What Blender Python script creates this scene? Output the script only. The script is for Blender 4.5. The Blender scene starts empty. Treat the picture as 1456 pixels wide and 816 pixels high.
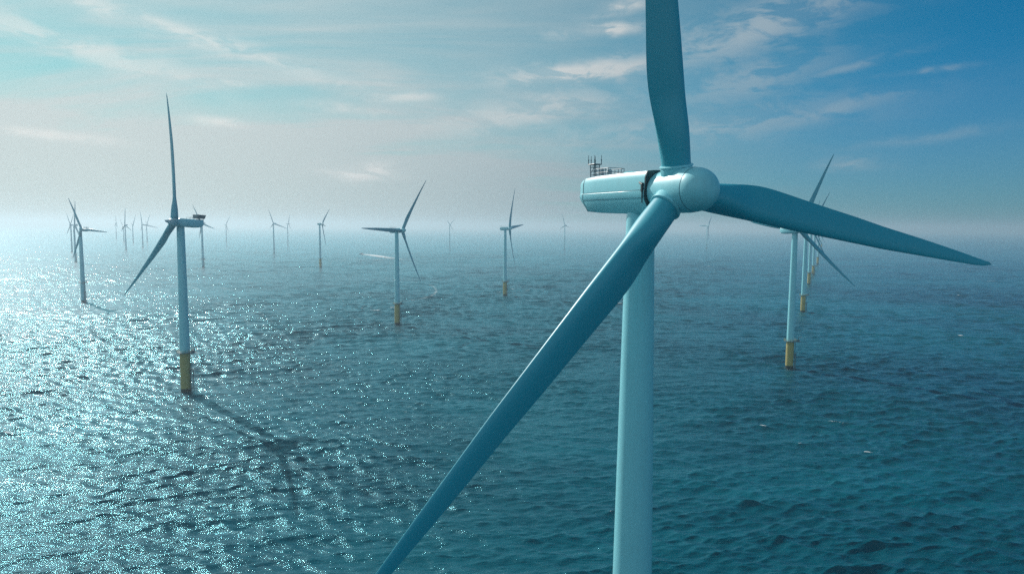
import bpy, bmesh, math, random
import numpy as np
from mathutils import Vector, Matrix
R = math.radians
random.seed(7); RNG = np.random.default_rng(11)
S = bpy.context.scene
COL = S.collection

# ------------------------------------------------------------------ camera
CAM_H = 90.0
F = 970.0                      # focal length in photo pixels (1456 wide)
PITCH = math.atan(86 / F); ROLL = R(0.4)
fwd = Vector((0, math.cos(PITCH), -math.sin(PITCH)))
rt0 = Vector((1, 0, 0)); up0 = rt0.cross(fwd)
rt = rt0 * math.cos(ROLL) + up0 * math.sin(ROLL)
up = -rt0 * math.sin(ROLL) + up0 * math.cos(ROLL)
cd = bpy.data.cameras.new('camera'); cam = bpy.data.objects.new('camera', cd); COL.objects.link(cam)
cd.sensor_width = 36; cd.lens = 36 * F / 1456; cd.clip_start = 0.5; cd.clip_end = 200000
M = Matrix((rt, up, -fwd)).transposed().to_4x4(); M.translation = (0, 0, CAM_H)
cam.matrix_world = M
S.camera = cam

def ray(x, y):
    return rt * ((x - 728) / F) - up * ((y - 408) / F) + fwd
def on_sea(x, y):
    d = ray(x, y); t = CAM_H / -d.z
    return Vector((d.x * t, d.y * t, 0)), t
def at_depth(x, y, t):
    return Vector((0, 0, CAM_H)) + ray(x, y) * t

# ------------------------------------------------------------------ light
SUN_AZ, SUN_EL = R(-43), R(37)           # azimuth from +Y towards +X
to_sun = Vector((math.sin(SUN_AZ) * math.cos(SUN_EL), math.cos(SUN_AZ) * math.cos(SUN_EL), math.sin(SUN_EL)))
sd = bpy.data.lights.new('sun', 'SUN'); sd.energy = 4.2; sd.angle = R(0.5); sd.color = (1.0, 0.94, 0.88)
sun = bpy.data.objects.new('sun', sd); COL.objects.link(sun)
sun.rotation_euler = to_sun.to_track_quat('Z', 'Y').to_euler(); sun.location = (0, 0, 300)
SKY_STRENGTH = 0.09
S.view_settings.view_transform = 'Standard'; S.view_settings.look = 'None'
S.view_settings.exposure = 0.0; S.view_settings.gamma = 1.0; S.view_settings.use_curve_mapping = False
S.render.engine = 'CYCLES'
S.cycles.use_denoising = False; S.cycles.denoiser = 'OPENIMAGEDENOISE'; S.cycles.denoising_prefilter = 'ACCURATE'; S.cycles.denoising_input_passes = 'RGB_ALBEDO_NORMAL'
S.cycles.volume_bounces = 1
S.cycles.max_bounces = 6; S.cycles.caustics_reflective = False; S.cycles.caustics_refractive = False
S.cycles.sample_clamp_indirect = 1.5

W = bpy.data.worlds.new('World'); S.world = W; W.use_nodes = True
nt = W.node_tree; nt.nodes.clear()
class NB:
    def __init__(s, nt): s.nt = nt
    def n(s, t, **k):
        o = s.nt.nodes.new(t)
        for a, b in k.items(): setattr(o, a, b)
        return o
    def put(s, sock, v):
        if isinstance(v, bpy.types.NodeSocket): s.nt.links.new(v, sock)
        elif v is not None: sock.default_value = v
    def m(s, op, a, b=None, c=None, clamp=False):
        o = s.n('ShaderNodeMath', operation=op, use_clamp=clamp)
        for i, v in enumerate((a, b, c)): s.put(o.inputs[i], v)
        return o.outputs[0]
    def v(s, op, a, b=None):
        o = s.n('ShaderNodeVectorMath', operation=op)
        s.put(o.inputs[0], a); s.put(o.inputs[1], b)
        return o
    def mix(s, f, a, b, typ='RGBA', blend='MIX'):
        o = s.n('ShaderNodeMix', data_type=typ)
        if typ == 'RGBA': o.blend_type = blend
        i = {'FLOAT': (2, 3, 0), 'RGBA': (6, 7, 2)}[typ]
        s.put(o.inputs[0], f); s.put(o.inputs[i[0]], a); s.put(o.inputs[i[1]], b)
        return o.outputs[i[2]]
    def noise(s, vec, scale, detail=4, rough=.55, dist=0.0):
        o = s.n('ShaderNodeTexNoise'); s.put(o.inputs['Vector'], vec)
        s.put(o.inputs['Scale'], scale); s.put(o.inputs['Detail'], detail)
        s.put(o.inputs['Roughness'], rough); s.put(o.inputs['Distortion'], dist)
        return o.outputs[0]
    def ramp(s, x, lo, hi, a=0., b=1.):
        o = s.n('ShaderNodeMapRange', interpolation_type='SMOOTHSTEP')
        for i, q in enumerate((x, lo, hi, a, b)): s.put(o.inputs[i], q)
        return o.outputs[0]
    def comb(s, x, y, z):
        o = s.n('ShaderNodeCombineXYZ')
        for i, q in enumerate((x, y, z)): s.put(o.inputs[i], q)
        return o.outputs[0]
b = NB(nt)
sky = b.n('ShaderNodeTexSky', sky_type='NISHITA'); sky.sun_disc = False
sky.sun_elevation = SUN_EL; sky.sun_rotation = SUN_AZ
sky.altitude = 90; sky.air_density = 1.0; sky.dust_density = 0.6; sky.ozone_density = 2.0
tc = b.n('ShaderNodeTexCoord').outputs['Generated']
dirn = b.v('NORMALIZE', tc).outputs[0]
sp = b.n('ShaderNodeSeparateXYZ'); b.put(sp.inputs[0], dirn); dx, dy, dz = sp.outputs
zc = b.m('MAXIMUM', dz, 0.0)
lowtint = b.mix(b.ramp(b.m('ARCSINE', dz), R(2), R(16)), (0.04, 0.52, 0.84, 1), (0.0, 0.56, 0.80, 1))
lowtint = b.mix(b.ramp(b.v('DOT_PRODUCT', dirn, tuple(to_sun)).outputs['Value'], .25, .85), lowtint, (0.22, 0.82, 0.72, 1))
tinted = b.mix(1.0, sky.outputs[0], lowtint, blend='MULTIPLY')
cs = b.v('DOT_PRODUCT', dirn, tuple(to_sun)).outputs['Value']          # closeness to the sun
glow = b.ramp(cs, 0.35, 1.0)
# flat cloud-layer coordinates
inv = b.m('DIVIDE', 1.0, b.m('ADD', zc, 0.12))
P = b.comb(b.m('MULTIPLY', dx, inv), b.m('MULTIPLY', dy, inv), 0.0)
rotm = b.n('ShaderNodeMapping'); b.put(rotm.inputs[0], P); rotm.inputs['Rotation'].default_value = (0, 0, R(28)); rotm.inputs['Scale'].default_value = (0.45, 1.5, 1)
n1 = b.noise(rotm.outputs[0], 1.3, 6, .58, .6)
n2 = b.noise(P, 0.55, 3, .5, .3)
az = b.m('ARCTAN2', dx, dy); el = b.m('ARCSINE', dz)
veil_dir = b.ramp(az, R(34), R(-22))                         # the thin cirrus lies on the sun's side
lowveil = b.ramp(el, R(14), R(1))
veil = b.m('ADD', b.m('MULTIPLY', b.ramp(n1, .28, .80, .12, .98), b.m('MULTIPLY', veil_dir, .75)),
           b.m('MULTIPLY', b.ramp(n2, .3, .7), b.m('MULTIPLY', veil_dir, .32)))
veil = b.m('ADD', veil, b.m('MULTIPLY', lowveil, b.m('MULTIPLY_ADD', veil_dir, .5, .32)))
veil = b.m('ADD', veil, b.m('MULTIPLY', glow, .10))
veil = b.m('ADD', veil, b.ramp(dy, .25, -.8, 0., .65))      # unseen bright cloud added behind the camera to light the turbine faces
# single clouds: photo x, y, half width, half height, strength
AE = b.comb(az, el, 0.0)
cn = b.noise(b.comb(b.m('MULTIPLY', az, .35), el, 3.0), 42, 6, .62, .4)
wob = b.noise(b.comb(az, el, 7.0), 9, 3, .6)
wob2 = b.noise(b.comb(b.m('MULTIPLY', az, .5), el, 11.0), 16, 4, .6)
parts = None
for (px, py, hw, hh, st, tilt) in [
        (512, 243, 46, 12, 1.0, 0), (828, 102, 90, 14, 1.0, -5), (848, 45, 50, 8, .95, -1), (880, 12, 45, 8, .7, -8),
        (1080, 40, 150, 30, .48, -14), (1060, 112, 110, 26, .34, -10), (760, 160, 130, 20, .5, -8),
        (70, 193, 62, 6, .55, 3), (305, 172, 32, 6, .55, 4), (352, 121, 22, 4, .6, 3), (575, 138, 45, 7, .5, 0),
        (520, 160, 60, 7, .4, 6), (1170, 160, 110, 12, .34, -10), (1330, 100, 44, 4, .30, -2), (1210, 95, 60, 6, .3, -10),
        (250, 45, 240, 12, .42, 12), (1210, 236, 34, 9, .32, 0), (1330, 195, 90, 7, .18, -6), (90, 60, 150, 16, .4, 14), (980, 180, 220, 24, .35, -5)]:
    d = ray(px, py).normalized(); a0 = math.atan2(d.x, d.y); e0 = math.asin(d.z)
    u = b.m('ADD', b.m('SUBTRACT', az, a0), b.m('MULTIPLY', b.m('SUBTRACT', wob, .5), .10))
    v = b.m('ADD', b.m('SUBTRACT', el, e0), b.m('MULTIPLY', b.m('SUBTRACT', wob2, .5), min(.05, hh / F * 2.2)))
    c_, s_ = math.cos(R(-tilt)), math.sin(R(-tilt))
    uu = b.m('ADD', b.m('MULTIPLY', u, c_), b.m('MULTIPLY', v, s_))
    vv = b.m('SUBTRACT', b.m('MULTIPLY', v, c_), b.m('MULTIPLY', u, s_))
    r2 = b.m('ADD', b.m('POWER', b.m('MULTIPLY', uu, F / hw), 2.), b.m('POWER', b.m('ABSOLUTE', b.m('MULTIPLY', vv, F / hh)), 2.))
    e = b.m('MULTIPLY', b.m('POWER', 2.718, b.m('MULTIPLY', r2, -1.)), st)
    parts = e if parts is None else b.m('MAXIMUM', parts, e)
solid = b.m('MULTIPLY', parts, b.ramp(cn, .40, .58, .30, 1.35))
backl = b.ramp(dy, .1, -.8)
vcol = b.mix(glow, (2.2, 3.2, 3.9, 1), (7.4, 7.8, 7.7, 1))
ccol = b.mix(glow, (3.9, 4.7, 5.2, 1), (9.4, 9.4, 9.0, 1))
vcol = b.mix(backl, vcol, (4.3, 6.1, 7.0, 1))  # tone of the added fill cloud behind the camera
c1 = b.mix(b.m('MINIMUM', veil, 0.93), tinted, vcol)
c2 = b.mix(b.m('MINIMUM', solid, 0.95), c1, ccol)
bg = b.n('ShaderNodeBackground'); b.put(bg.inputs[0], c2); bg.inputs[1].default_value = SKY_STRENGTH
wo = b.n('ShaderNodeOutputWorld'); b.put(wo.inputs[0], bg.outputs[0])

# ------------------------------------------------------------------ materials
def mat(name):
    m = bpy.data.materials.new(name); m.use_nodes = True
    return m, NB(m.node_tree), m.node_tree.nodes['Principled BSDF']
def painted(name, col, rough=.38, stain=.12, coat=0.0, scale=.35):
    m, n, p = mat(name)
    oc = n.n('ShaderNodeTexCoord').outputs['Object']
    mp = n.n('ShaderNodeMapping'); n.put(mp.inputs[0], oc); mp.inputs['Scale'].default_value = (1, 1, .12)
    a = n.noise(mp.outputs[0], scale * 6, 6, .65); c = n.noise(oc, scale, 4, .6)
    f = n.m('MULTIPLY', n.ramp(a, .35, .8), n.ramp(c, .3, .75))
    dark = tuple(x * (1 - stain * 2.2) for x in col) + (1,)
    n.put(p.inputs['Base Color'], n.mix(f, tuple(col) + (1,), dark))
    n.put(p.inputs['Roughness'], n.ramp(c, .2, .8, rough - .06, rough + .1))
    p.inputs['Coat Weight'].default_value = coat; p.inputs['Coat Roughness'].default_value = .25
    return m
PAINT = painted('turbine_paint', (0.27, 0.69, 0.76), .40, .08, 0.4)
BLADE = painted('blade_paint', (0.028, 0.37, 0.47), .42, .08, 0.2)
ROOF_SUNLIT = painted('sunlit_roof_tone', (0.72, 0.76, 0.76), .5, .08)  # sunlight on the nacelle top put into the base colour
DARKP = painted('dark_seal', (0.012, 0.035, 0.045), .5, .1)
SEAM = painted('seam_paint', (0.06, 0.20, 0.25), .5, .1)
YELLOW = painted('yellow_paint', (0.44, 0.37, 0.13), .5, .22, 0, .5)
STEEL = painted('grey_steel', (0.09, 0.15, 0.18), .45, .15)
GALV = painted('galvanised_steel', (0.32, 0.42, 0.46), .4, .15)
WEED = painted('marine_growth', (0.02, 0.045, 0.04), .7, .3)
BOATW = painted('boat_white', (0.75, 0.78, 0.78), .3, .05)
GLASS = painted('dark_glass', (0.01, 0.02, 0.03), .1, .0)

m_sea, n, p = mat('sea_water')
pos = n.n('ShaderNodeNewGeometry').outputs['Position']
mpa = n.n('ShaderNodeMapping'); n.put(mpa.inputs[0], pos); mpa.inputs['Rotation'].default_value = (0, 0, R(10)); mpa.inputs['Scale'].default_value = (.38, 1.25, 1)
w1 = n.noise(mpa.outputs[0], .34, 4, .6, .25)
w2 = n.noise(mpa.outputs[0], 1.5, 4, .6, .2)
mpb = n.n('ShaderNodeMapping'); n.put(mpb.inputs[0], pos); mpb.inputs['Rotation'].default_value = (0, 0, R(-14)); mpb.inputs['Scale'].default_value = (.36, 1.25, 1)
w3 = n.noise(mpb.outputs[0], .11, 3, .55, .3)
gust = n.ramp(n.noise(mpa.outputs[0], .011, 4, .6, .8), .32, .7)
def ridge(w): return n.m('SUBTRACT', 1.0, n.m('SMOOTH_MIN', n.m('ABSOLUTE', n.m('MULTIPLY_ADD', w, 2., -1.)), 1.0, .12))
w1r, w3r = ridge(w1), ridge(w3)
w4 = n.noise(mpb.outputs[0], 5.5, 3, .65, .2)
h = n.m('ADD', n.m('ADD', n.m('MULTIPLY', w1, .45), n.m('MULTIPLY', w1r, .34)), n.m('ADD', n.m('MULTIPLY', w2, .29), n.m('MULTIPLY', w4, .05)))
h = n.m('ADD', h, n.m('ADD', n.m('MULTIPLY', w3, 1.1), n.m('MULTIPLY', w3r, .75)))
bp = n.n('ShaderNodeBump'); bp.inputs['Distance'].default_value = 1.0
n.put(bp.inputs['Strength'], n.m('MULTIPLY_ADD', gust, .40, .50)); n.put(bp.inputs['Height'], h)
at = n.n('ShaderNodeAttribute', attribute_name='foam').outputs['Fac']
fn = n.noise(pos, 2.2, 6, .75, .4)
foam = n.ramp(n.m('ADD', at, n.m('MULTIPLY', n.m('SUBTRACT', fn, .5), 1.5)), .62, .85)
tur = n.ramp(n.noise(pos, .004, 4, .6, .5), .3, .7)
deep = n.mix(tur, (0.0, 0.046, 0.072, 1), (0.0, 0.112, 0.150, 1))
tree = m_sea.node_tree; tree.nodes.remove(p)
dif = n.n('ShaderNodeBsdfDiffuse'); n.put(dif.inputs[0], deep); n.put(dif.inputs['Normal'], bp.outputs[0])
glo = n.n('ShaderNodeBsdfGlossy'); glo.inputs[0].default_value = (.28, .86, 1, 1)
n.put(glo.inputs['Roughness'], n.m('MULTIPLY_ADD', gust, .04, .095)); n.put(glo.inputs['Normal'], bp.outputs[0])
fre = n.n('ShaderNodeFresnel'); fre.inputs['IOR'].default_value = 1.27; n.put(fre.inputs['Normal'], bp.outputs[0])
fd = n.n('ShaderNodeBsdfDiffuse'); fd.inputs[0].default_value = (.75, .80, .80, 1)
glo2 = n.n('ShaderNodeBsdfGlossy'); glo2.inputs[0].default_value = (.95, .93, .95, 1); glo2.inputs['Roughness'].default_value = .34; n.put(glo2.inputs['Normal'], bp.outputs[0])
gm = n.n('ShaderNodeMixShader'); gm.inputs[0].default_value = .17; n.put(gm.inputs[1], glo.outputs[0]); n.put(gm.inputs[2], glo2.outputs[0])
mx = n.n('ShaderNodeMixShader'); n.put(mx.inputs[0], fre.outputs[0]); n.put(mx.inputs[1], dif.outputs[0]); n.put(mx.inputs[2], gm.outputs[0])
mx2 = n.n('ShaderNodeMixShader'); n.put(mx2.inputs[0], foam); n.put(mx2.inputs[1], mx.outputs[0]); n.put(mx2.inputs[2], fd.outputs[0])
n.put(tree.nodes['Material Output'].inputs['Surface'], mx2.outputs[0])

def foam_mat(name, dens):
    m, n, p = mat(name)
    pos = n.n('ShaderNodeNewGeometry').outputs['Position']
    a = n.noise(pos, .09, 6, .7, .5)
    at = n.n('ShaderNodeAttribute', attribute_name='foam').outputs['Fac']
    n.put(p.inputs['Alpha'], n.ramp(n.m('ADD', at, n.m('MULTIPLY', n.m('SUBTRACT', a, .5), 1.2)), .45, .95, 0., dens))
    p.inputs['Base Color'].default_value = (.78, .82, .82, 1); p.inputs['Roughness'].default_value = .8
    return m
FOAM = foam_mat('wake_foam', 1.); FOAMT = foam_mat('thin_foam', .45)

# ------------------------------------------------------------------ sea
def build_sea():
    # dense fan in front of the camera, coarse elsewhere; one sheet to beyond the horizon
    ang = np.concatenate([np.linspace(-180, -46, 22)[:-1], np.linspace(-46, 46, 900), np.linspace(46, 180, 22)[1:-1]])
    r = [0.5, 20, 60, 110, 140]
    x = 160.
    while x < 3600:
        r.append(x); x += max(.42, x * .0022)
    x = 3600.
    while x < 30000: r.append(x); x *= 1.12
    r.append(30000.)
    r = np.array(r); dr = np.gradient(r)
    A, RR = np.meshgrid(np.radians(ang), r, indexing='xy')      # rows=r, cols=ang
    DR = np.repeat(dr[:, None], len(ang), 1)
    DA = np.radians(np.gradient(ang))[None, :] * RR
    SP = np.maximum(DR, DA * .8)
    X = (np.sin(A) * RR).astype(np.float64); Y = (np.cos(A) * RR)
    Z = np.zeros_like(X); DXs = np.zeros_like(X); DYs = np.zeros_like(X)
    # slow curving of the crests
    Xw = X + 6 * np.sin(Y / 61. + .6) + 4 * np.sin(Y / 23. + X / 90.)
    Yw = Y + 9 * np.sin(X / 83.) + 4 * np.sin(X / 31. + 1.3)
    nw = 100
    lam = np.exp(np.linspace(math.log(1.5), math.log(38), nw)) * RNG.uniform(.93, 1.07, nw)
    for i in range(nw):
        L = lam[i]; k = 2 * math.pi / L
        spread = 34 if L > 12 else 52
        th = R(-84 + RNG.normal(0, spread * .6))
        amp = .0100 * L * (1.0 if L < 11 else (11 / L) ** 1.25)
        amp *= RNG.uniform(.6, 1.3)
        fade = np.clip((L / SP - 2.2) / 3.0, 0, 1)
        if fade.max() <= 0: continue
        ph = k * (math.cos(th) * Xw + math.sin(th) * Yw) + RNG.uniform(0, 6.28)
        a = amp * fade
        Z += a * np.cos(ph)
        q = .85
        DXs -= q * a * math.cos(th) * np.sin(ph); DYs -= q * a * math.sin(th) * np.sin(ph)
    # groups of higher and lower waves
    far = np.clip((3400 - RR) / 1500, 0, 1); Z *= far; DXs *= far; DYs *= far
    grp = .85 + .28 * np.sin(X / 47. + Y / 71.) * np.sin(Y / 39. - X / 120. + 1) + .2 * np.sin(X / 140. - Y / 210.)
    Z *= grp; DXs *= grp; DYs *= grp
    sd_ = Z[(RR > 200) & (RR < 400) & (abs(A) < .8)].std()
    print('wave std', sd_)
    foam = np.clip((Z / sd_ - 1.6) * .9, 0, 1)
    patch = np.sin(X / 53. + 2) * np.sin(Y / 67.) + np.sin((X + Y) / 29.) * .6 + np.sin((X*.7 - Y) / 17.) * .5 + .7 * np.sin(X / 4.1 + 2 * np.sin(Y / 7.)) * np.sin(Y / 5.3 + X / 9.)
    foam *= np.clip(patch * 1.1 - .85, 0, 1)
    for q in ((265, 556), (119, 429), (565, 461), (717.8, 420), (1122, 523), (1141.3, 443.5)):   # wash round the foundations
        bq = on_sea(*q)[0]; dq = np.hypot(X - bq.x, Y - bq.y)
        foam = np.maximum(foam, np.exp(-((dq - 3.2) / 1.9) ** 2) * .62)
    X = X + DXs; Y = Y + DYs
    nr, na = X.shape
    co = np.stack([X, Y, Z], -1).reshape(-1, 3)
    co = np.vstack([co, [[0, 0, 0]]])
    i0 = (np.arange(nr - 1)[:, None] * na + np.arange(na)[None, :]); j = (np.arange(na) + 1) % na
    i1 = (np.arange(nr - 1)[:, None] * na + j[None, :])
    quads = np.stack([i0, i0 + na, i1 + na, i1], -1).reshape(-1, 4)
    tri = np.stack([np.full(na, len(co) - 1), np.arange(na), j], -1)
    me = bpy.data.meshes.new('sea')
    me.vertices.add(len(co)); me.vertices.foreach_set('co', co.ravel())
    nl = quads.size + tri.size
    me.loops.add(nl); me.loops.foreach_set('vertex_index', np.concatenate([quads.ravel(), tri.ravel()]).astype(np.int32))
    me.polygons.add(len(quads) + len(tri))
    ls = np.concatenate([np.arange(len(quads)) * 4, quads.size + np.arange(len(tri)) * 3]).astype(np.int32)
    me.polygons.foreach_set('loop_start', ls)
    me.polygons.foreach_set('use_smooth', np.ones(len(ls), bool))
    me.update(calc_edges=True); me.validate()
    fa = me.attributes.new('foam', 'FLOAT', 'POINT'); fa.data.foreach_set('value', np.append(foam.ravel(), 0).astype(np.float32))
    me.materials.append(m_sea)
    if me.polygons[0].normal.z < 0: me.flip_normals()
    o = bpy.data.objects.new('sea', me); COL.objects.link(o)
    o['kind'] = 'structure'
    return o
build_sea()

# ------------------------------------------------------------------ mesh helpers
def link(name, bm, m, parent=None, smooth=True, mw=None, loc=None):
    me = bpy.data.meshes.new(name)
    bmesh.ops.recalc_face_normals(bm, faces=bm.faces)
    bm.to_mesh(me); bm.free()
    me.materials.append(m)
    if smooth:
        me.polygons.foreach_set('use_smooth', [True] * len(me.polygons))
        try: me.set_sharp_from_angle(angle=R(38))
        except Exception: pass
    o = bpy.data.objects.new(name, me); COL.objects.link(o)
    if parent: o.parent = parent
    if loc is not None: o.location = loc
    if mw is not None: o.matrix_local = mw
    return o
def loft(bm, rings, cap=True, closed=True):
    vs = [[bm.verts.new(c) for c in r] for r in rings]
    n = len(rings[0])
    for a, c in zip(vs, vs[1:]):
        for i in range(n if closed else n - 1):
            j = (i + 1) % n
            try: bm.faces.new((a[i], a[j], c[j], c[i]))
            except ValueError: pass
    if cap:
        for r in (vs[0], vs[-1]):
            try: bm.faces.new(r)
            except ValueError: pass
def circle(c, r, n, ax='z'):
    out = []
    for i in range(n):
        t = 2 * math.pi * i / n; a, d = r * math.cos(t), r * math.sin(t)
        out.append({'z': (c[0] + a, c[1] + d, c[2]), 'y': (c[0] + a, c[1], c[2] + d), 'x': (c[0], c[1] + a, c[2] + d)}[ax])
    return out
def lathe(bm, prof, n=40, ax='z', c=(0, 0, 0)):
    """prof: list of (radius, position along axis)"""
    rings = []
    for r, q in prof:
        cc = list(c); cc['xyz'.index(ax)] += q
        rings.append(circle(cc, max(r, .001), n, ax))
    loft(bm, rings)
def rod(bm, p0, p1, r, n=6):
    p0, p1 = Vector(p0), Vector(p1); d = (p1 - p0)
    if d.length < 1e-6: return
    q = d.to_track_quat('Z', 'Y')
    rings = [[tuple(p + q @ Vector((r * math.cos(2 * math.pi * i / n), r * math.sin(2 * math.pi * i / n), 0))) for i in range(n)] for p in (p0, p1)]
    loft(bm, rings)
def box(bm, lo, hi, bev=0.0):
    x0, y0, z0 = lo; x1, y1, z1 = hi
    v = [bm.verts.new(c) for c in ((x0, y0, z0), (x1, y0, z0), (x1, y1, z0), (x0, y1, z0), (x0, y0, z1), (x1, y0, z1), (x1, y1, z1), (x0, y1, z1))]
    fs = [bm.faces.new([v[i] for i in q]) for q in ((0, 3, 2, 1), (4, 5, 6, 7), (0, 1, 5, 4), (1, 2, 6, 5), (2, 3, 7, 6), (3, 0, 4, 7))]
    if bev:
        es = list({e for f in fs for e in f.edges})
        bmesh.ops.bevel(bm, geom=es, offset=bev, segments=2, affect='EDGES')

# ------------------------------------------------------------------ blade (unit length, z along blade, +x leading edge, +y upwind)
CH = [(0, .058), (.05, .058), (.09, .062), (.14, .071), (.19, .079), (.23, .0815), (.28, .079), (.38, .0705), (.5, .062), (.62, .0515), (.74, .041), (.85, .030), (.93, .0205), (.97, .0145), (.99, .009), (1.0, .0025)]
def interp(tab, x):
    for (a, u), (c, v) in zip(tab, tab[1:]):
        if x <= c:
            t = (x - a) / (c - a); return u + (v - u) * t
    return tab[-1][1]
def blade_mesh(name, bend=.02, pitch=3.0, twist=13.0, chord=1.0, nsec=56, npt=28, start=.0):
    bm = bmesh.new(); rings = []
    zs = [start + (1 - start) * (i / (nsec - 1)) ** 1.0 for i in range(nsec)]
    # smooth the chord table
    def ch(z):
        return sum(interp(CH, min(1, max(0, z + o))) for o in (-.02, -.01, 0, .01, .02)) / 5 if z < .95 else interp(CH, z)
    for z in zs:
        c = ch(z) * (1 + (chord - 1) * min(1, z / .15)); root = .029
        bl = min(1, max(0, (z - .045) / .15)); bl = bl * bl * (3 - 2 * bl)
        thick = (1 - bl) * 1.0 + bl * (interp([(0, .6), (.2, .40), (.4, .27), (.7, .2), (1, .16)], z))
        le = interp([(0, .029), (.3, .029), (.6, .0245), (.85, .015), (.93, .0115), (.97, .0085), (1, .0012)], z)
        le = min(le, c * .9) if z > .8 else le
        b_ = R(pitch + twist * max(0, (1 - z / .85)) ** 1.6 if z > .0 else pitch + twist)
        ring = []
        for i in range(npt):
            t = 2 * math.pi * i / npt
            xc = .5 * (1 + math.cos(t))                    # 1 = leading edge
            # circle section and airfoil section blended
            ycirc = .5 * math.sin(t)
            s = 1 - xc
            yf = 5 * .5 * (.2969 * math.sqrt(max(s, 0)) - .126 * s - .3516 * s ** 2 + .2843 * s ** 3 - .1036 * s ** 4) * 2
            yair = math.copysign(yf, math.sin(t)) if abs(math.sin(t)) > 1e-6 else 0
            y = ((1 - bl) * ycirc + bl * yair * .5 * thick * 2.0 * .5) * c if bl > 0 else ycirc * c
            if bl > 0: y = ((1 - bl) * ycirc + bl * yair * thick) * c
            x = le - (1 - xc) * c
            xr = x * math.cos(b_) - y * math.sin(b_); yr = x * math.sin(b_) + y * math.cos(b_)
            ring.append((xr, yr + bend * (z * z - z), z))
        rings.append(ring)
    loft(bm, rings)
    bmesh.ops.recalc_face_normals(bm, faces=bm.faces)
    me = bpy.data.meshes.new(name); bm.to_mesh(me); bm.free()
    me.polygons.foreach_set('use_smooth', [True] * len(me.polygons))
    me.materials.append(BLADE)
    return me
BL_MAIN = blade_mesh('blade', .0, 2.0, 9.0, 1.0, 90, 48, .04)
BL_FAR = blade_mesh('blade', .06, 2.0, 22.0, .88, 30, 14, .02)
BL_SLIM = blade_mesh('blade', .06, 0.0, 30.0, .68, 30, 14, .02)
def blade_matrix(bdir, a, L):
    bdir = bdir.normalized()
    ap = a - bdir * a.dot(bdir)
    if ap.length < .15: ap = Vector((0, 0, 1)) - bdir * bdir.z
    ap.normalize(); t = bdir.cross(ap)
    m = Matrix((t, ap, bdir)).transposed().to_4x4()
    return m @ Matrix.Scale(L, 4)

def set_tags(o, label, cat='wind turbine', group='wind turbines of the offshore farm'):
    o['label'] = label; o['category'] = cat
    if group: o['group'] = group

# ------------------------------------------------------------------ turbine
def frame(a, loc):
    """matrix with +x along the rotor axis a (level), z up"""
    x = Vector((a.x, a.y, a.z)).normalized(); y = Vector((0, 0, 1)).cross(x).normalized(); z = x.cross(y)
    m = Matrix((x, y, z)).transposed().to_4x4(); m.translation = loc
    return m

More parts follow.
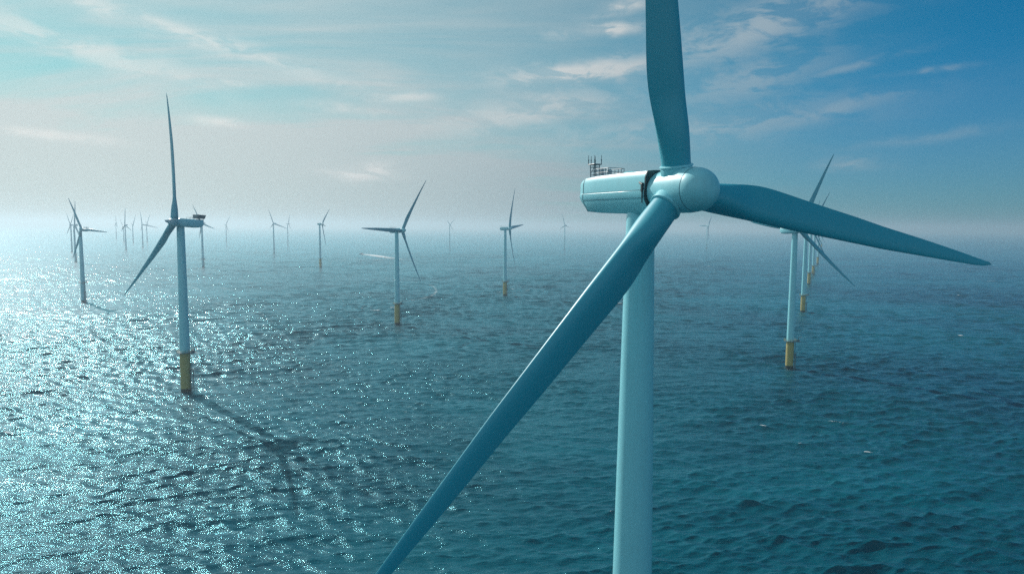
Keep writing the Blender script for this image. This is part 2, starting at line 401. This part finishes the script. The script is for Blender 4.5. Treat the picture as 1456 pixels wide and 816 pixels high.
def tower_parts(root, top_z, r0, r1, tp_top, n, detail, yellow=True, clean_top=False):
    bm = bmesh.new()
    prof = [(r0, tp_top), (r0 - .02, tp_top + .01)]
    hh = top_z - tp_top
    for i in range(1, 13):
        t = i / 12; prof.append((r0 + (r1 - r0) * (t ** 1.15), tp_top + hh * t))
        if detail == 1 and i in (4, 8):      # weld flange
            q = prof[-1]; prof += [(q[0] + .035, q[1] + .03), (q[0] + .035, q[1] + .16), (q[0], q[1] + .19)]
    lathe(bm, prof, n)
    tw = link('tower', bm, PAINT, root)
    rt_ = r0 * 1.05
    bm = bmesh.new(); lathe(bm, [(rt_, 1.8), (rt_, tp_top - .25), (rt_ + .12, tp_top - .22), (rt_ + .12, tp_top)], n)
    tp = link('transition_piece', bm, YELLOW if yellow else PAINT, root)
    bm = bmesh.new(); lathe(bm, [(rt_ - .05, -4), (rt_ + .03, .2), (rt_ + .02, 1.8)], n)
    link('splash_zone', bm, WEED, root)
    bm = bmesh.new(); pr = rt_ + 1.5
    lathe(bm, [(r0 + .05, tp_top + .02), (pr, tp_top + .02), (pr, tp_top + .30), (r0 + .05, tp_top + .30)], 28)
    # platform lobe towards the camera-right side with a davit crane
    box(bm, (rt_ * .5, -1.6, tp_top + .03), (pr + 2.2, 1.6, tp_top + .29))
    pf = link('platform', bm, STEEL, root, smooth=False)
    if detail >= 1:
        bm = bmesh.new(); k = 24
        for j in range(k):
            t = 2 * math.pi * j / k; t2 = 2 * math.pi * (j + 1) / k
            p0 = Vector((math.cos(t) * (pr - .1), math.sin(t) * (pr - .1), tp_top + .3)); p1 = Vector((math.cos(t2) * (pr - .1), math.sin(t2) * (pr - .1), tp_top + .3))
            rod(bm, p0, p0 + Vector((0, 0, 1.15)), .05, 5)
            for hgt in (.6, 1.15): rod(bm, p0 + Vector((0, 0, hgt)), p1 + Vector((0, 0, hgt)), .045, 5)
        link('railing', bm, YELLOW if yellow else GALV, pf)
        bm = bmesh.new()
        rod(bm, (pr + .9, .9, tp_top + .3), (pr + .9, .9, tp_top + 2.8), .16, 8); rod(bm, (pr + .9, .9, tp_top + 2.7), (pr + 2.8, .2, tp_top + 3.2), .12, 8)
        box(bm, (pr + .2, -1.2, tp_top + .3), (pr + 1.6, .1, tp_top + 1.5), .05)
        link('davit_crane', bm, STEEL, pf)
        bm = bmesh.new()
        for s_ in (-.45, .45):
            rod(bm, (rt_ + .7, s_, -2), (rt_ + .7, s_, tp_top), .11, 8)
        z = .5
        while z < tp_top: rod(bm, (rt_ + .7, -.45, z), (rt_ + .7, .45, z), .035, 5); z += .45
        for s_ in (-1.1, 1.1):
            rod(bm, (rt_ + 1.1, s_, -2), (rt_ + 1.1, s_, tp_top * .55), .2, 8)
            for z in (1.5, tp_top * .5): rod(bm, (rt_ * .8, s_ * .6, z), (rt_ + 1.1, s_, z), .13, 6)
        box(bm, (rt_ * .9, -1.0, tp_top * .56), (rt_ + 1.9, 1.0, tp_top * .56 + .15))
        for yy in (-.95, .95): rod(bm, (rt_ + 1.85, yy, tp_top * .56), (rt_ + 1.85, yy, tp_top * .56 + 1.2), .05, 5)
        link('boat_landing', bm, STEEL, tp)
    return tw

def far_nacelle(root, m, hubr, ln, hgt, box_on=False, detail=1):
    """nacelle behind the rotor: x from -ln .. 0 ; hub at origin"""
    w = hgt * .5; bm = bmesh.new(); rings = []
    for x, s, zo in ((-hubr * .9, .84, 0), (-hubr * 1.2, 1, 0), (-ln * .75, 1, .0), (-ln * .93, .93, .06), (-ln, .72, .16)):
        ring = []
        for i in range(16):
            t = 2 * math.pi * (i + .5) / 16; c, q = math.cos(t), math.sin(t)
            ring.append((x, math.copysign(abs(c) ** .45, c) * w * s, math.copysign(abs(q) ** .45, q) * w * s * (1.0 if q > 0 else .95) + zo * hgt))
        rings.append(ring)
    loft(bm, rings)
    nac = link('nacelle', bm, PAINT, root, mw=m)
    if detail:
        bm = bmesh.new()
        for y in (-w * .7, w * .7):
            rod(bm, (-ln * .5, y, w + .9), (-ln * .95, y, w + .9), .07, 5)
            for k in range(5): x = -ln * (.5 + .45 * k / 4); rod(bm, (x, y, w * .9), (x, y, w + .9), .06, 5)
        rod(bm, (-ln * .95, -w * .7, w + .9), (-ln * .95, w * .7, w + .9), .07, 5)
        link('roof_railing', bm, STEEL, nac)
        bm = bmesh.new(); rod(bm, (-ln * .9, 0, w * .8), (-ln * .9, 0, w + 2.4), .08, 6); rod(bm, (-ln * .9, -.6, w + 2.2), (-ln * .9, .6, w + 2.2), .06, 5)
        link('wind_mast', bm, STEEL, nac)
    if box_on:   # raised hoist basket at the rear end
        bm = bmesh.new()
        x0, x1 = -ln * 1.05, -ln * .76
        loft(bm, [[(x0 + .5, -w * .9, w + .6), (x1, -w * .9, w + .6), (x1, w * .9, w + .6), (x0 + .5, w * .9, w + .6)],
                  [(x0, -w, w + 2.6), (x1, -w, w + 2.6), (x1, w, w + 2.6), (x0, w, w + 2.6)]])
        for x in (x0 + .9, x1 - .3):
            for y in (-w * .6, w * .6): rod(bm, (x, y, w * .7), (x, y, w + .7), .12, 6)
        link('hoist_platform', bm, STEEL, nac, smooth=False)
    bm = bmesh.new()
    lathe(bm, [(hubr * .80, -hubr * .95), (hubr, -hubr * .6), (hubr * 1.02, hubr * .3), (hubr * .9, hubr * 1.0), (hubr * .62, hubr * 1.5), (hubr * .3, hubr * 1.8), (.02, hubr * 1.88)], 24, 'x')
    link('hub', bm, PAINT, root, mw=m)
    return nac

TURB = []
def turbine(label, base, hub, tips, ax, yaw_to_cam=-1, L=None, tp=None, detail=1, yellow=True, r0=2.35, r1=1.65, boxon=False, nl=13.0, nh=4.4, plat_yaw=-25, deps=None, chord=None):
    """base, hub, tips: photo pixels -> real points; ax: lateral part of rotor axis (-1..1)"""
    bpos, t = on_sea(*base)
    mpp = t / F
    d = ray(*hub); 
    dep = math.sqrt(max(0, 1 - ax * ax)) * yaw_to_cam
    a = Vector((ax, dep, 0)); a = (Matrix.Rotation(-math.atan2(bpos.x, bpos.y), 3, 'Z') @ a).normalized()
    a = (a + Vector((0, 0, .06))).normalized()
    over = nl * .36
    hy = bpos.y + a.y * over
    tt = hy / d.y; hubp = Vector((0, 0, CAM_H)) + d * tt
    hubp.x = hubp.x * .5 + (bpos.x + a.x * over) * .5 if abs(hubp.x - bpos.x - a.x * over) > 2 else hubp.x
    root = bpy.data.objects.new('wind_turbine', None); COL.objects.link(root); root.location = bpos
    root.rotation_euler = (0, 0, R(plat_yaw))
    set_tags(root, label)
    inv = Matrix.Rotation(-R(plat_yaw), 4, 'Z') @ Matrix.Translation(-bpos)
    if tp is None: tpz = 17.0
    else:
        dd = ray(*tp); tpz = CAM_H + dd.z * (bpos.y / dd.y)
    tower_parts(root, hubp.z - nh * .42, r0, r1, tpz, 28 if detail else 14, detail, yellow)
    far_nacelle(root, inv @ frame(a, hubp), 1.9 * nh / 4.2, nl, nh, boxon, detail)
    vecs = []
    for tip in tips:
        if len(tip) == 2:
            v = rt * ((tip[0] - hub[0]) * mpp) - up * ((tip[1] - hub[1]) * mpp); vecs.append((v, None))
        else: vecs.append((None, Vector(tip).normalized()))
    LL = L or max([v.length for v, q in vecs if v is not None] + [30])
    hdir = (Vector((hubp.x, hubp.y, 0))).normalized()
    for k, (v, q) in enumerate(vecs):
        if v is not None:
            C0 = Vector((0, 0, CAM_H)); dr = ray(*tips[k][:2]).normalized(); oc = hubp - C0
            along = oc.dot(dr); perp2 = oc.length_squared - along * along
            rem = math.sqrt(max(0, LL * LL - perp2))
            c1_, c2_ = C0 + dr * (along + rem) - hubp, C0 + dr * (along - rem) - hubp
            v = (c1_ if deps[k] > 0 else c2_) if deps else (c1_ if abs(c1_.dot(a)) < abs(c2_.dot(a)) else c2_)
            q = v.normalized()
        else: v = q * LL
        mm = blade_matrix(q, a, v.length); mm.translation = hubp
        o = bpy.data.objects.new('blade', BL_SLIM if boxon else BL_FAR); COL.objects.link(o); o.parent = root; o.matrix_local = inv @ mm
    TURB.append(hubp.z + LL)
    return root

# near and middle ones ------------------------------------------------
turbine('tall backlit teal turbine on a dark yellow foundation, hoist basket on its nacelle',
        (265, 556), (254, 316), [(236, 131), (176, 421), (234, 313)], -.80, -1, L=70, tp=(265, 501), r0=2.55, r1=1.95, boxon=True, nl=16.5, nh=4.6, deps=[1, 1, -1], plat_yaw=-10)
turbine('teal turbine at far left, its shadow on the glittering water, one blade level',
        (119, 429), (121, 326), [(96.7, 281.5), (153, 330), (103.3, 368)], -.45, -1, tp=(119, 402), yellow=False)
turbine('turbine just right of the boat wake, one blade level left, one raised right',
        (565, 461), (573.8, 327.6), [(606.5, 255.3), (513, 324.7), (598.8, 401)], .85, -1, tp=(565, 432))
turbine('side-on turbine on a pale yellow foundation, its blades almost in one vertical line',
        (717.8, 420), (726, 325), [(732.7, 266.3), (733.6, 382.7), (.35, .93, .1)], .93, -1, tp=(717.8, 400.8))
turbine('bright turbine with clean yellow foundation, front of the row behind the big horizontal blade',
        (1122, 523), (1138, 327), [(1185.9, 218.4), (1217, 408), (-.25, .95, .1)], .80, -1, tp=(1122, 485), r0=2.3, r1=1.75, nl=14, nh=4.2)
turbine('second turbine of the row behind the big horizontal blade, thin blade tip raised above it',
        (1141.3, 443.5), (1155, 324), [(1180.2, 272.9), (1178, 372), (-.2, .97, 0)], .85, -1, tp=(1141.3, 420))
turbine('third turbine of the row behind the big horizontal blade, pale foundation',
        (1150, 404), (1158, 322), [(1166, 284), (1170, 350), (-.3, .9, .1)], .8, -1, tp=(1150, 388))
turbine('fourth turbine of the row behind the big horizontal blade',
        (1156, 390), (1162, 322), [(1170, 295), (1173, 345), (-.3, .9, 0)], .8, -1, tp=(1156, 378))
turbine('thin hazy fifth turbine of the row behind the big horizontal blade',
        (1162.5, 375), (1167, 321), [(1171, 296), (1175, 338), (-.3, .9, 0)], .8, -1, detail=0)
turbine('last and smallest turbine of the receding row on the right, in haze',
        (1168, 352), (1171, 322), [(1174, 308), (1176, 333), (-.3, .9, 0)], .8, -1, detail=0)
turbine('turbine showing its thin tower just right of the tall backlit one',
        (288.8, 380), (287.5, 318), [(273.3, 290.8), (306, 325.6), (283, 340)], -.5, -1, detail=1, yellow=False)
turbine('mid-distance turbine right of two smaller ones, one blade up right, one hanging down',
        (455.6, 379.7), (459.4, 318.5), [(468.8, 296.8), (463.8, 348.8), (-.1, .95, -.1)], .75, -1, detail=1)
turbine('hazy turbine, left and larger of the two between the thin towers, blade raised left',
        (389.7, 360.6), (390, 318), [(381.5, 297.4), (383.5, 324.7), (.9, -.1, -.3)], -.6, -1, detail=0, yellow=False)
turbine('small pale turbine, right of the larger hazy one whose blade is raised left',
        (409.4, 348), (410.8, 318), [(412.4, 304), (414.4, 326.8), (-.1, .9, 0)], .6, -1, detail=0, yellow=False)
turbine('small turbine with a Y of short blades, alone left of the side-on turbine',
        (639.3, 350), (640.6, 319.5), [(635, 313), (647.2, 311), (645, 329.6)], .2, -1, detail=0, yellow=False)
turbine('small turbine in the haze under the left end of the big nacelle',
        (802.7, 352.4), (803, 320.5), [(799.2, 303.5), (795.7, 326.3), (.6, .8, -.2)], -.5, -1, detail=0, yellow=False)
turbine('small turbine below the big hub, seen between the big tower and the horizontal blade',
        (1004.6, 352.7), (1007.4, 321), [(1012.7, 306), (1008.3, 346), (-.3, .9, 0)], .8, -1, detail=0, yellow=False)
turbine('thin hazy turbine with a raised blade, right of the tall backlit one',
        (322, 344.6), (321.3, 319.6), [(327.3, 306.5), (325.8, 330.4), (-.5, .8, .1)], .4, -1, detail=0, yellow=False)
turbine('slender turbine just behind the far-left teal one, blade pointing straight up',
        (107.7, 372.5), (108, 320), [(106.5, 285.6), (114, 338), (-.6, .8, -.3)], -.4, -1, detail=1, yellow=False)
turbine('leftmost hazy turbine of all, low blade pointing down to the left',
        (102.5, 358.5), (100.5, 320), [(94.6, 304), (105, 303), (94.2, 335)], -.5, -1, detail=0, yellow=False)
turbine('hazy turbine with one long upright blade, tallest of the far cluster on the left',
        (179.3, 355.5), (178.2, 320), [(177.7, 294), (172, 329), (187, 328)], -.6, -1, detail=0, yellow=False)
turbine('faint turbine standing directly left of the upright-bladed one in the far cluster',
        (176.3, 344), (174.5, 322), [(170.5, 311), (172, 330), (180, 324)], -.7, -1, detail=0, yellow=False)
turbine('faint turbine directly right of the upright-bladed one in the far cluster',
        (189.5, 345), (189.7, 320), [(193, 305), (188, 330), (186, 317)], .3, -1, detail=0, yellow=False)
turbine('hazy turbine with a blade raised left, front one of the right pair in the cluster',
        (203.2, 351.6), (203, 319.4), [(199, 298.8), (199.5, 328), (.8, .5, -.2)], -.6, -1, detail=0, yellow=False)
turbine('faint turbine with a blade raised right, rear one of the right pair in the cluster',
        (209.3, 344), (209.6, 319.2), [(213.4, 304), (207, 329), (207, 314)], -.5, -1, detail=0, yellow=False)
turbine('nearly vanished turbine in thick haze at the left edge of the far cluster',
        (165.6, 339), (165.6, 317), [(164, 306), (168, 325), (162, 323)], -.3, -1, detail=0, yellow=False)

# ------------------------------------------------------------------ the big near turbine
DM = 62.0
th = R(63.04)
A = Vector((math.cos(th) * 1.0, -math.sin(th), -.005)).normalized()
hubM = at_depth(964, 271, DM)
uu = Vector((math.sin(th), math.cos(th), 0)); ww = Vector((0, 0, 1))
LM = 44.5; cone = R(4.64)
over = 4.6
# tower centre behind the hub, on the axis
tb = hubM - A * 5.4; base = Vector((tb.x, tb.y, 0))
root = bpy.data.objects.new('wind_turbine', None); COL.objects.link(root); root.location = base
set_tags(root, 'huge foreground turbine with railed nacelle, its rotor crossing the right of the frame')
Tb = Matrix.Translation(-base)
tower_parts(root, hubM.z - 1.75, 2.5, 1.36, 17.0, 72, 2)
fm = Tb @ frame(A, hubM)
# nacelle body: superellipse-like profile with chamfered underside and roof ridge
def nac_ring(x, w, zt, zb, round_=.35):
    # going round from top-centre ; y = width
    k = (zt - zb) / 3.9
    pts = [(0, zt - .06), (w * .45, zt - .08), (w * .86, zt - .16), (w * .9, zt - .24), (w * 1.0, zt - .75 * k), (w * 1.01, .10 * k), (w * 1.045, .02 * k), (w * 1.045, -.55 * k), (w * 1.005, -.66 * k), (w * 1.0, -.80 * k), (w * .70, zb + .12), (w * .64, zb + .02), (w * .35, zb), (0, zb)]
    full = pts + [(-y, z) for y, z in pts[-2:0:-1]]
    return [(x, y, z) for y, z in full]
bm = bmesh.new()
loft(bm, [nac_ring(-2.3, 1.84, 1.88, -1.95), nac_ring(-2.42, 1.95, 2.0, -2.06), nac_ring(-6.5, 1.97, 2.0, -2.06), nac_ring(-10.5, 1.93, 1.95, -1.96),
          nac_ring(-12.9, 1.84, 1.84, -1.80), nac_ring(-13.6, 1.76, 1.62, -1.0), nac_ring(-13.75, 1.66, 1.45, -.85)])
nac = link('nacelle', bm, PAINT, root, mw=fm)
bm = bmesh.new()   # roof shell, pale because sunlight is put into its colour
def roof_ring(x, w, zt): return [(x, y, z) for y, z in ((-w * .84, zt - .13), (-w * .45, zt - .045), (0, zt - .02), (w * .45, zt - .045), (w * .84, zt - .13), (w * .84, zt - .2), (-w * .84, zt - .2))]
loft(bm, [roof_ring(-2.6, 1.95, 2.0), roof_ring(-6.5, 1.97, 2.0), roof_ring(-10.5, 1.93, 1.95), roof_ring(-12.7, 1.84, 1.85)])
link('roof', bm, ROOF_SUNLIT, nac, smooth=False, mw=None)
bm = bmesh.new()   # dark ring between nacelle and hub
lathe(bm, [(1.7, -2.5), (1.76, -2.3), (1.76, -2.05), (1.66, -1.98), (1.5, -1.7)], 56, 'x')
link('bearing_seal', bm, STEEL, nac)
bm = bmesh.new()   # dark edging of the front lip
loft(bm, [nac_ring(-2.34, 1.93, 1.97, -2.03), nac_ring(-2.34, 1.97, 2.02, -2.08), nac_ring(-2.24, 1.97, 2.02, -2.08), nac_ring(-2.24, 1.86, 1.9, -1.97)])
link('front_lip', bm, DARKP, nac)
bm = bmesh.new()   # grooves along the sides
for sgn in (-1, 1):
    for z in (.10, -.62):
        loft(bm, [[(x, sgn * (w * 1.0 + .0), z - .035), (x, sgn * (w + .06), z - .025), (x, sgn * (w + .06), z + .025), (x, sgn * (w + .0), z + .035)] for x, w in ((-2.45, 1.95), (-6.5, 1.97), (-10.5, 1.93), (-12.9, 1.84))])
link('side_seam', bm, SEAM, nac, smooth=False)
bm = bmesh.new()   # latch on the near side
box(bm, (-2.75, -2.14, -.1), (-2.45, -1.93, .75), .04); rod(bm, (-3.0, -2.08, .8), (-2.5, -2.12, .6), .09, 6); rod(bm, (-2.5, -2.1, -1.1), (-2.55, -2.1, .1), .06, 6)
link('side_latch', bm, DARKP, nac)
bm = bmesh.new()   # roof hatch & ribs
box(bm, (-7.4, -.7, 1.97), (-5.9, .7, 2.08), .03)
link('roof_hatch', bm, PAINT, nac, smooth=False)
bm = bmesh.new()   # rear frame edging
for s0, s1 in ((nac_ring(-12.86, 1.86, 1.86, -1.82), nac_ring(-12.95, 1.86, 1.86, -1.82)),): loft(bm, [s0, s1], cap=False)
link('rear_seam', bm, SEAM, nac, smooth=False)
bm = bmesh.new()   # antenna mast frame at the tail
x0, x1, y0, y1 = -12.5, -11.75, -1.3, -.65
for x in (x0, x1):
    for y in (y0, y1):
        rod(bm, (x + (.12 if x == x0 else -.0), y, 1.7), (x, y, 3.15), .05, 6)
for z in (2.05, 2.45, 2.85):
    rod(bm, (x0, y0, z), (x1, y0, z), .035, 5); rod(bm, (x0, y1, z), (x1, y1, z), .035, 5); rod(bm, (x0, y0, z), (x0, y1, z), .035, 5); rod(bm, (x1, y0, z), (x1, y1, z), .035, 5)
for z in (3.14,):
    for y in (y0 - .1, y1 + .1): rod(bm, (x0 - .2, y, z), (x1 + .2, y, z), .06, 6)
    for x in (x0 - .2, x1 + .2, (x0 + x1) / 2): rod(bm, (x, y0 - .1, z), (x, y1 + .1, z), .06, 6)
rod(bm, (x0, y0, 2.05), (x1, y0, 2.85), .03, 5)
for (x, y, hgt) in ((x0 - .2, y0 - .1, .95), (x0 + .3, y0 - .1, .85), (x1 + .2, y0 - .1, .9), (x1 + .2, y1 + .1, .95), (x0 - .2, y1 + .1, .9)):
    rod(bm, (x, y, 3.1), (x, y, 3.1 + hgt * .55), .045, 6); rod(bm, (x, y, 3.1 + hgt * .5), (x, y, 3.15 + hgt), .028, 6)
    lathe(bm, [(.02, -.02), (.07, 0), (.07, .08), (.02, .1)], 8, 'z', (x, y, 3.1 + hgt * .5))
link('antenna_mast', bm, STEEL, nac)
bm = bmesh.new()
rx = [-11.3, -10.7, -10.1, -9.6, -9.1]
for y in (-1.35, .6):
    for x in rx: rod(bm, (x, y, 1.75), (x, y, 2.6), .035, 6)
    for z in (2.2, 2.6): rod(bm, (rx[0], y, z), (rx[-1], y, z), .032, 6)
for x in (rx[0], rx[-1]):
    for z in (2.2, 2.6): rod(bm, (x, -1.35, z), (x, .6, z), .032, 6)
link('roof_railing', bm, STEEL, nac)
for x in (-10.8, -9.5):
    bm = bmesh.new(); lathe(bm, [(.22, 1.8), (.24, 1.85), (.24, 2.42), (.17, 2.5), (.02, 2.52)], 14, 'z', (x, -.95, 0)); link('beacon_light', bm, GALV, nac)
# hub with spinner
bm = bmesh.new()
lathe(bm, [(1.60, -2.24), (1.82, -2.20), (1.86, -1.2), (1.97, -.3), (2.04, .7), (2.03, 1.7), (1.95, 2.4)], 72, 'x')
hub = link('hub', bm, PAINT, root, mw=fm)
bm = bmesh.new()
prof = [(1.93, 2.43)]
for i in range(1, 19):
    t = i / 18 * math.pi / 2; prof.append((1.93 * math.cos(t) ** .84 if i < 18 else .01, 2.44 + 1.9 * math.sin(t)))
lathe(bm, prof, 72, 'x')
link('nose_cone', bm, PAINT, hub)
bm = bmesh.new(); lathe(bm, [(1.80, 2.38), (1.955, 2.395), (1.948, 2.435), (1.80, 2.44)], 72, 'x'); link('nose_seam', bm, SEAM, hub)
for ph in (-11.1, 99.52, 225.55):
    q = (uu * math.sin(R(ph)) + ww * math.cos(R(ph))) * math.cos(cone) + A * math.sin(cone)
    mm = blade_matrix(q, A, LM); mm.translation = hubM
    o = bpy.data.objects.new('blade', BL_MAIN); COL.objects.link(o); o.parent = root; o.matrix_local = Tb @ mm
    bm = bmesh.new(); k = 1 / LM
    lathe(bm, [(1.30 * k, 1.2 * k), (1.42 * k, 1.5 * k), (1.42 * k, 2.12 * k), (1.50 * k, 2.16 * k), (1.50 * k, 2.26 * k), (1.40 * k, 2.32 * k), (1.30 * k, 2.33 * k)], 56, 'z')
    link('root_collar', bm, PAINT, o)
bm = bmesh.new(); rod(bm, (.75, .35, 1.9), (.75, .35, 2.35), .05, 8); lathe(bm, [(.02, 0), (.11, .03), (.11, .14), (.02, .2)], 10, 'z', (.75, .35, 2.3))
link('lifting_eye', bm, GALV, hub)
print('tip px check ok; tower', base)

# ------------------------------------------------------------------ motor boat and its wake
bp_, t = on_sea(514, 361.5)
boat = bpy.data.objects.new('motor_boat', None); COL.objects.link(boat); boat.location = bp_; boat.rotation_euler = (0, 0, R(186))
set_tags(boat, 'tiny crew boat at the head of the white wake', 'boat', None)
bm = bmesh.new()
sec = [(-7, 2.2, 1.5), (-3, 2.4, 1.6), (2, 2.2, 1.8), (5, 1.4, 2.1), (7, .15, 2.5)]
loft(bm, [[(x, -w, z), (x, -w * .8, 0), (x, 0, -.5), (x, w * .8, 0), (x, w, z)] for x, w, z in sec])
link('hull', bm, STEEL, boat)
bm = bmesh.new(); box(bm, (-3.5, -1.6, 1.5), (2.2, 1.6, 3.9), .15); link('cabin', bm, BOATW, boat)
bm = bmesh.new(); box(bm, (-2.8, -1.63, 2.7), (2.23, 1.63, 3.4)); link('windows', bm, GLASS, boat)
bm = bmesh.new(); rod(bm, (-1, 0, 3.9), (-1, 0, 6.2), .08); link('mast', bm, STEEL, boat)
def strip(name, pts, widths, m, fval, label):
    bm = bmesh.new(); P_ = []
    lay = None; fv = []
    for i, (pp, w) in enumerate(zip(pts, widths)):
        d = (pts[min(i + 1, len(pts) - 1)] - pts[max(i - 1, 0)]).normalized(); s_ = Vector((-d.y, d.x, 0))
        row = []
        for j in range(9):
            q = (j / 4 - 1); row.append(bm.verts.new(pp + s_ * w * q + Vector((0, 0, .35 + .1 * (1 - q * q))))); fv.append(fval(i / (len(pts) - 1), abs(q)))
        P_.append(row)
    for a_, c_ in zip(P_, P_[1:]):
        for j in range(8): bm.faces.new((a_[j], a_[j + 1], c_[j + 1], c_[j]))
    o = link(name, bm, m)
    fa = o.data.attributes.new('foam', 'FLOAT', 'POINT'); fa.data.foreach_set('value', fv)
    o['kind'] = 'stuff'; o['label'] = label; o['category'] = 'foam'
    return o
def curve_px(ps, k=24):
    P_ = [on_sea(*q)[0] for q in ps]; out = []
    for i in range(k):
        t = i / (k - 1) * (len(P_) - 1); j = min(int(t), len(P_) - 2); out.append(P_[j].lerp(P_[j + 1], t - j))
    return out
wp = curve_px([(515, 361.5), (530, 363), (548, 366), (575, 369.5)])
strip('boat_wake', wp, [3 + 24 * (i / 23) ** .7 for i in range(24)], FOAM, lambda u, q: (1.25 - .75 * u) * (1.1 - q * .45), 'white foamy wake spreading behind the tiny motor boat')
wp = curve_px([(523, 369), (540, 370), (556, 370)])
strip('wake_wave', wp, [5] * 24, FOAM, lambda u, q: .85 * (1 - abs(u - .5)) - q * .3, 'thin white side wave below the motor boat wake')
wp = curve_px([(586, 401), (600, 402.5), (611, 405), (618, 409), (621, 414), (617, 419), (608, 423), (596, 426), (580, 428), (560, 430), (535, 433)], 60)
strip('foam_trail', wp, [3.5] * 60, FOAMT, lambda u, q: .78 - .4 * q - .45 * abs(u - .5), 'faint curved foam line on the water right of the turbine with a level blade')

# ------------------------------------------------------------------ haze
top = max(TURB + [CAM_H + 60]) + 3
hz, n, p = mat('haze_air'); hz.node_tree.nodes.remove(p)
vol = n.n('ShaderNodeVolumePrincipled')
vol.inputs['Color'].default_value = (0.68, 0.78, 0.84, 1); vol.inputs['Density'].default_value = 1 / 6000.; vol.inputs['Anisotropy'].default_value = .48
hz.node_tree.links.new(vol.outputs[0], hz.node_tree.nodes['Material Output'].inputs['Volume'])
bm = bmesh.new(); box(bm, (-30500, -30500, -6), (30500, 30500, top))
o = link('haze', bm, hz, smooth=False); o['kind'] = 'stuff'; o['label'] = 'pale blue sea haze that swallows the far turbines and the horizon'
print('haze top', top)
